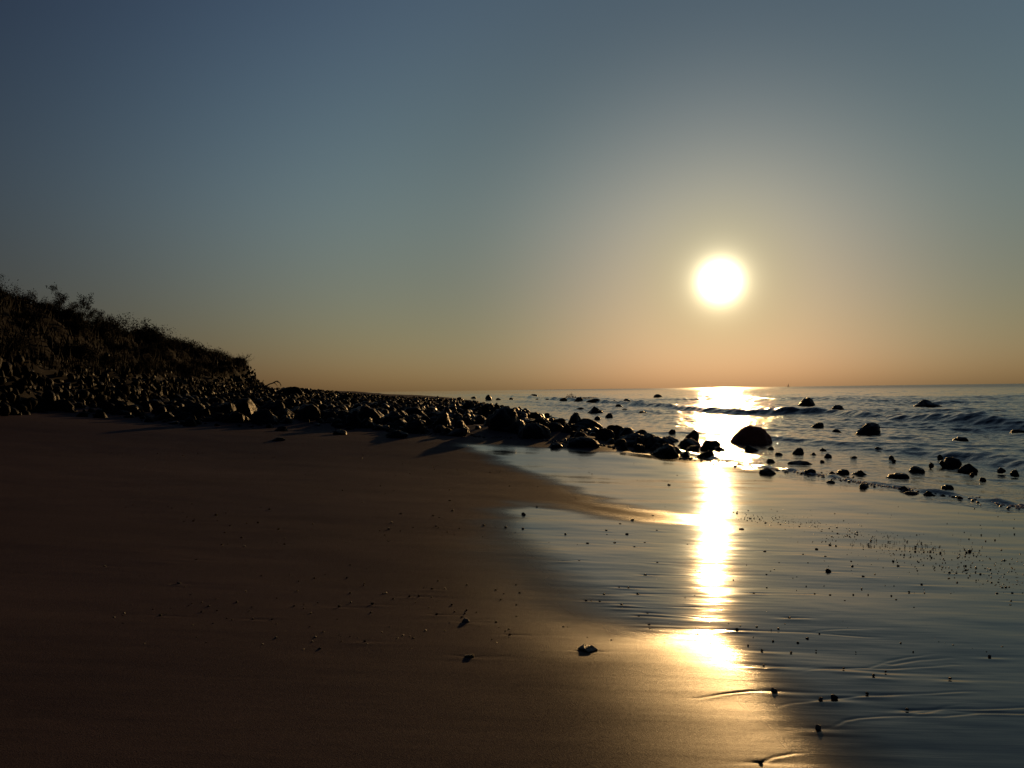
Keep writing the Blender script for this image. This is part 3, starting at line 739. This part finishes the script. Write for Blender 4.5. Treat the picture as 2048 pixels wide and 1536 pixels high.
# px of foot, px height, label
TREES = [(118, 54, 'sparse windblown tree, highest of the open row on the bluff top'), (140, 46, 'sparse windblown tree on the bluff top next to the highest one'),
         (158, 48, 'sparse windblown tree in the middle of the open row on the bluff top'), (176, 44, 'sparse windblown tree with sky showing through, right of the row middle'),
         (196, 42, 'sparse windblown tree second last in the open row'), (218, 36, 'last sparse windblown tree of the open row on the bluff'),
         (256, 20, 'tiny lone sapling on the bare dip of the bluff skyline'), (328, 26, 'sparse windblown tree over the middle hump of the bluff'),
         (346, 22, 'small sparse tree beside the one on the middle hump'), (424, 26, 'bare twiggy sapling at the end of the bluff top'), (434, 16, 'smallest bare sapling near the drop of the bluff')]
top_line = []
for yq in np.linspace(22, 112, 300):
    p = bluff_pt(yq, 6.4); v = CAMR.T @ (p - np.array([0, 0, CAM_Z])); top_line.append((1024 + F * v[0] / -v[2], yq, p))
for k, (px, hp, lab) in enumerate(TREES):
    _, yq, p = min(top_line, key=lambda t: abs(t[0] - px))
    hgt = hp / F * np.linalg.norm(p); v = BARE[k % 3]
    e = put_plant('sparse_tree', (('trunk', v[0]), ('branches', v[1]), ('crown', v[2])), (p[0], p[1], p[2] - .1), 1.05 * hgt / (2.2, 2.4, 1.9)[k % 3], rng.uniform(0, 6.28))
    tag(e, lab, 'tree')

# twigs hanging off the end of the bluff
gt = np.random.default_rng(77)
e = bpy.data.objects.new('clinging_bush', None); COL.objects.link(e); pe = bluff_pt(108, 3.6); e.location = (pe[0] + .4, pe[1], pe[2] - .4)
out = []; tips = []
for _ in range(6): branch(gt, np.zeros(3), np.array([.8, -.2, gt.uniform(-.1, .8)]), gt.uniform(1.0, 1.9), .035, 2, out, tips, 4)
sg = Geo(); [sg.add(*tube(p_, np.maximum(r_, .014), 4)) for p_, r_, s_ in out]
link('branches', sg.mesh('branches', M_BARK), e); fo = Geo(); fo.add(*leaves(np.concatenate([t + gt.normal(0, .12, size=(5, 3)) for t in tips]), .06, gt)); link('foliage', fo.mesh('foliage', M_LEAF), e)
tag(e, 'twiggy bush jutting out from the steep end of the bluff', 'bush')

# grass and scrub mat over the bluff
n = 70000
ii = rng.integers(int(ns * .1), int(ns * .8), n); kk = rng.integers(int(len(po) * .25), len(po) - 8, n)
P = BG[ii, kk] + rng.normal(0, .25, size=(n, 3)) * np.array([1, 1, .1])
dv = rng.normal(0, .35, size=(n, 3)); dv[:, 2] = 1; ln_ = rng.uniform(.2, .7, size=(n, 1)); wv = np.cross(dv, rng.normal(size=(n, 3))); wv /= np.linalg.norm(wv, axis=1)[:, None]
V = np.stack([P - wv * .03 - [0, 0, .1], P + wv * .03 - [0, 0, .1], P + dv * ln_], 1).reshape(-1, 3)
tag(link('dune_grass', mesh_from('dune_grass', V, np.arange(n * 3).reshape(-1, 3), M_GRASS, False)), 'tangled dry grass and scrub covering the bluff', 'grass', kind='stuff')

# ------------------------------------------------------------------ driftwood: a dead root plate lying at the end of the bluff
dx, dy = hit(522, 779); dy_ = 78.0; v = ray(522, 779); t = dy_ / v[1]; dx, dy = v[0] * t, dy_
dz = float(ground(dx, dy))
zz = CAM_Z + v[2] * t
e = bpy.data.objects.new('driftwood', None); COL.objects.link(e); e.location = (dx, dy, dz)
u = dy_ / F                                                  # metres per photo pixel there
lift = zz - dz
P2 = lambda l, dep=0.0: [np.array([(a - 522) * u, dep * j, (779 - b) * u + lift]) for j, (a, b) in enumerate(l)]
LIMBS = [('trunk', [(486, 784), (500, 776), (516, 773), (530, 775), (545, 783)], 3.4, .1),
         ('limb', [(526, 775), (535, 770), (544, 766), (551, 763), (556, 766), (558, 771)], 1.5, .15), ('limb', [(549, 764), (554, 762), (559, 767), (560, 774)], .9, .1),
         ('limb', [(545, 766), (550, 767), (554, 773)], .8, .1),
         ('limb', [(508, 775), (509, 766), (512, 758), (511, 753)], 1.6, -.1), ('limb', [(512, 759), (517, 763), (521, 768)], 1.2, .1), ('limb', [(510, 764), (504, 761), (498, 762)], 1.1, -.1),
         ('limb', [(508, 770), (501, 768), (497, 771), (496, 777)], 1.2, .1), ('limb', [(521, 774), (524, 767), (526, 760)], 1.2, .1), ('limb', [(519, 774), (520, 766), (517, 764)], 1.3, -.1),
         ('limb', [(503, 774), (503, 768), (505, 763)], .9, .1)]
for nm, l, r_, dp in LIMBS:
    pts = P2(l, dp); q = []
    for a_, b_ in zip(pts[:-1], pts[1:]):
        for s_ in np.linspace(0, 1, 4, endpoint=False): q.append(a_ + (b_ - a_) * s_ + rng.normal(0, .012, 3))
    q.append(pts[-1]); R_ = np.linspace(r_, r_ * .45, len(q)) * u
    g_ = Geo(); g_.add(*tube(q, R_, 7)); link(nm, g_.mesh(nm, M_DRIFT), e)
tag(e, 'gnarled dead tree with bare forked limbs lying on the rocks past the bluff end', 'driftwood')

# ------------------------------------------------------------------ pebbles
PVAR = [mesh_from('pebble', *rock_shape(3, 900 + i, cuts=4 + i % 3, rough=.05), (M_DARKP, M_DARKP, M_PALE, M_DARKP)[i % 4]) for i in range(8)]
special = {(800 + 350 * .375, 960 + 755 * .375): (15, 'pale round pebble, the lightest one on the dark damp sand', 2, .45), (800 + 370 * .375, 960 + 942 * .375): (22, 'dark oval stone half sunk in the damp sand left of the shard', 0, .24),
           (1400 + 735 * .349, 1000 + 408 * .349): (11, 'largest dark pebble on the wet sand right of the reflection', 1, .5), (1400 + 678 * .349, 1000 + 1305 * .349): (14, 'round pebble at the head of a long curved rill near the bottom', 2, .5),
           (1400 + 770 * .349, 1000 + 1130 * .349): (14, 'larger of two pebbles sitting side by side on one rill', 1, .42), (1400 + 693 * .349, 1000 + 1140 * .349): (11, 'smaller of two pebbles sitting side by side on one rill', 2, .42),
           (1400 + 347 * .349, 1000 + 1500 * .349): (9, 'dark pebble lowest in the picture, in the golden sand', 0, .45), (1400 + 425 * .349, 1000 + 1093 * .349): (13, 'flat pebble at the end of a rill between glow and dark sand', 2, .5),
           (800 + 660 * .375, 960 + 183 * .375): (10, 'pebble at the far left rim of the shining wet sand', 1, .42), (100 + 660 * .3906, 960 + 530 * .3906): (9, 'pebble with a bright glint on the dark sand far left', 2, .42)}
SH_PX = (800 + 1000 * .375, 960 + 915 * .375)
for k, (p, (x, y)) in enumerate(zip(PEBBLE_PX, PEB_POS)):
    D = y; z = float(ground(x, y))
    if p == SH_PX:
        # a broken angular shard lying flat, point towards the camera
        P = np.array([(-.055, .03, .012), (-.02, .045, .03), (.03, .04, .026), (.062, .012, .010), (.0, -.045, .012), (-.02, -.01, .022), (-.05, .03, -.02), (.03, .045, -.02), (.06, .012, -.02), (0, -.045, -.02)])
        Fl = [(0, 1, 5), (1, 2, 5), (2, 3, 5), (3, 4, 5), (4, 0, 5), (0, 6, 7, 2, 1), (2, 7, 8, 3), (3, 8, 9, 4), (4, 9, 6, 0)]
        o = link('stone_shard', mesh_from('stone_shard', P * .95, Fl, M_DARKP, False), loc=(x, y, z)); tag(o, 'angular dark stone shard with a point, on the brown sand beside the golden glow', 'stone'); continue
    sp = special.get(p)
    if sp: wpx, lab, vi, hr = sp; grp = None
    else:
        wpx = rng.uniform(4.0, 7.0); vi = int(rng.integers(8)); hr = rng.uniform(.30, .52)
        if p[0] < 1000: lab, grp = 'small pebble with a drag mark on the dark damp sand', 'pebbles on the damp dark sand'
        elif p[0] < 1430: lab, grp = 'small pebble at the left side of the sun reflection on wet sand', 'pebbles left of the sun reflection'
        else: lab, grp = 'small dark pebble on the mirror wet sand right of the reflection', 'pebbles right of the sun reflection'
    w = wpx / F * D
    me_p = mesh_from('pebble', *rock_shape(4, 777, cuts=1, rough=.02), M_PALE) if lab.startswith('pale round') else PVAR[vi]
    o = put_rock('pebble', me_p, x, y, z, w, w * hr, w * .75, rng.uniform(-.6, .6)); tag(o, lab, 'pebble', grp)
# a flat shell fragment near the reflection
x, y = hit(1483, 1060); P = .62 * np.array([(-.05, 0, 0), (-.035, .03, .02), (.03, .035, .025), (.055, .012, .012), (.04, -.02, .006), (-.03, -.02, .005)])
Vs = np.concatenate([P, P * [.9, .9, 1] - [0, 0, .012]]); Fs = [(0, 1, 2, 3, 4, 5)] + [(i, i + 6, (i + 1) % 6 + 6, (i + 1) % 6) for i in range(6)]
tag(link('shell_fragment', mesh_from('shell_fragment', Vs, Fs, M_SHELL, False), loc=(x, y, float(ground(x, y)) + .004)), 'pale reddish shell fragment lying just right of the blazing reflection', 'shell')

# the shingle band: scattered grit on the wet sand, thickest along one line
BAND = plan([(1480, 1030), (1540, 1036), (1620, 1052), (1700, 1070), (1790, 1090), (1880, 1112), (1960, 1140), (2048, 1165), (2200, 1215)])
bl = np.array(BAND); cb = np.concatenate([[0], np.cumsum(np.hypot(*np.diff(bl, axis=0).T))])
def grit(n, spread, s0, s1):
    out = []
    for _ in range(n):
        q = rng.uniform(0, cb[-1]); x = np.interp(q, cb, bl[:, 0]); y = np.interp(q, cb, bl[:, 1])
        out.append((x + rng.normal(0, spread), y + rng.normal(0, spread * 1.3), rng.uniform(s0, s1)))
    return out
for k, (x, y, s) in enumerate(grit(95, .36, .014, .026)):
    z = float(ground(x, y)); o = put_rock('pebble', PVAR[(0, 1, 3, 4, 5, 7)[k % 6]], x, y, z - .001, s, s * .4, s * .8, rng.uniform(0, 6.28))
    tag(o, 'dark pebble in the strewn shingle band across the wet sand', 'pebble', 'pebbles of the shingle band')
VV = []; FF = []; off = 0
for x, y, s in grit(700, .34, .005, .012) + grit(220, 1.0, .004, .010):
    add_low(x, y, float(ground(x, y)) - .002, s, .38)
# thin scatter over the rest of the beach, and cobbles along the swash lip
for _ in range(800):
    x, y = hit(rng.uniform(200, 2040), 905 + 400 * rng.random() ** 1.5); add_low(x, y, float(ground(x, y)) - .002, rng.uniform(.005, .014) * (1 + .02 * y), .45)
for _ in range(520):
    y = rng.uniform(9.5, 19.5); x = float(shore(y)) + rng.normal(.05, .16); add_low(x, y, max(float(ground(x, y)), -.01) - .004, rng.uniform(.02, .07), .6)
for _ in range(260):
    y = rng.uniform(18, 24); x = float(np.interp(y, [18, 20, 22, 24], [5.6, 4.6, 1.5, -3])) + rng.normal(0, .36); add_low(x, y, float(ground(x, y)) - .01, rng.uniform(.03, .09), .6)
tag(link('shingle', mesh_from('shingle', np.concatenate(VV), np.concatenate(FF), M_DARKP)), 'fine dark grit and tiny stones strewn over the wet sand', 'shingle', kind='stuff')

# bubbly lip of the last swash
g = Geo()
for _ in range(1500):
    y = rng.uniform(9.8, 17.5); x = float(shore(y)) + rng.normal(.03, .07) + .06 * math.sin(y * 2.1) - .02
    r_ = .011 * math.exp(rng.normal(0, .36)); g.add(ICO[2][0] * r_ * [1.2, 1.2, .8] + np.array([x, y, max(float(ground(x, y)), .01) + .006]), ICO[2][1])
tag(link('swash_foam', g.mesh('swash_foam', M_FOAM)), 'thin line of bubbles along the edge of the last wave', 'foam', kind='stuff')

# ------------------------------------------------------------------ spray where a wave bursts on the far rocks
g = Geo(); sp_x, sp_y = hit(1141, 798, True)
V2, F2 = ICO[2]
for _ in range(420):
    a = rng.random(); xx = rng.normal(0, .55) + (1.6 * a if rng.random() < .3 else 0); hz = abs(rng.normal(0, .42)) * math.exp(-(xx / 1.1) ** 2) + .05
    r_ = .035 * math.exp(rng.normal(0, .45)); g.add(V2 * r_ + np.array([sp_x + xx, sp_y + rng.normal(0, .4), hz]), F2)
for _ in range(300):
    r_ = .05 * math.exp(rng.normal(0, .4)); g.add(V2 * r_ * [1.6, 1, .7] + np.array([sp_x + rng.uniform(-.5, 5), sp_y + rng.normal(0, .6), .08 + abs(rng.normal(0, .10))]), F2)
tag(link('sea_spray', g.mesh('sea_spray', M_FOAM)), 'burst of white spray where a wave hits the far rocks', 'spray', kind='stuff')

# ------------------------------------------------------------------ sailing boat on the horizon
v = ray(1577, 771); t = 2600 / v[1]
e = bpy.data.objects.new('sailboat', None); COL.objects.link(e); e.location = (v[0] * t, 2600, 0.0); e.rotation_euler = (0, 0, .3)
hl = []
for j, xq in enumerate(np.linspace(-4.5, 4.5, 9)):
    b = 1.35 * (1 - abs(xq / 4.6) ** 2.2); top = 1.0 + .25 * (xq / 4.5) ** 2 + .2 * xq / 4.5
    hl += [(xq, -b, top), (xq, -b * .6, 0), (xq, 0, -.5), (xq, b * .6, 0), (xq, b, top)]
fl = []
for j in range(8):
    for k in range(4): fl.append((j * 5 + k, j * 5 + k + 1, j * 5 + 6 + k, j * 5 + 5 + k))
    fl.append((j * 5, j * 5 + 5, j * 5 + 9, j * 5 + 4))
link('hull', mesh_from('hull', np.array(hl), fl, M_HULL), e)
gg = Geo(); gg.add(*tube([(0.4, 0, .45), (0.4, 0, 6), (0.4, 0, 11.5)], [.11, .10, .06], 8)); link('mast', gg.mesh('mast', M_HULL), e)
sl = np.array([(0.2, .06, 1.9), (-3.8, .35, 2.0), (0.2, .06, 11.0), (-1.9, .45, 5.5), (0.2, -.02, 1.9), (-3.8, .27, 2.0), (0.2, -.02, 11.0), (-1.9, .37, 5.5)])
link('sail', mesh_from('sail', sl, [(0, 1, 3), (0, 3, 2), (4, 7, 5), (4, 6, 7), (0, 4, 5, 1), (1, 5, 7, 3), (3, 7, 6, 2), (2, 6, 4, 0)], M_SAIL, False), e)
tag(e, 'tiny sailing boat standing on the sea horizon right of the sun', 'boat')
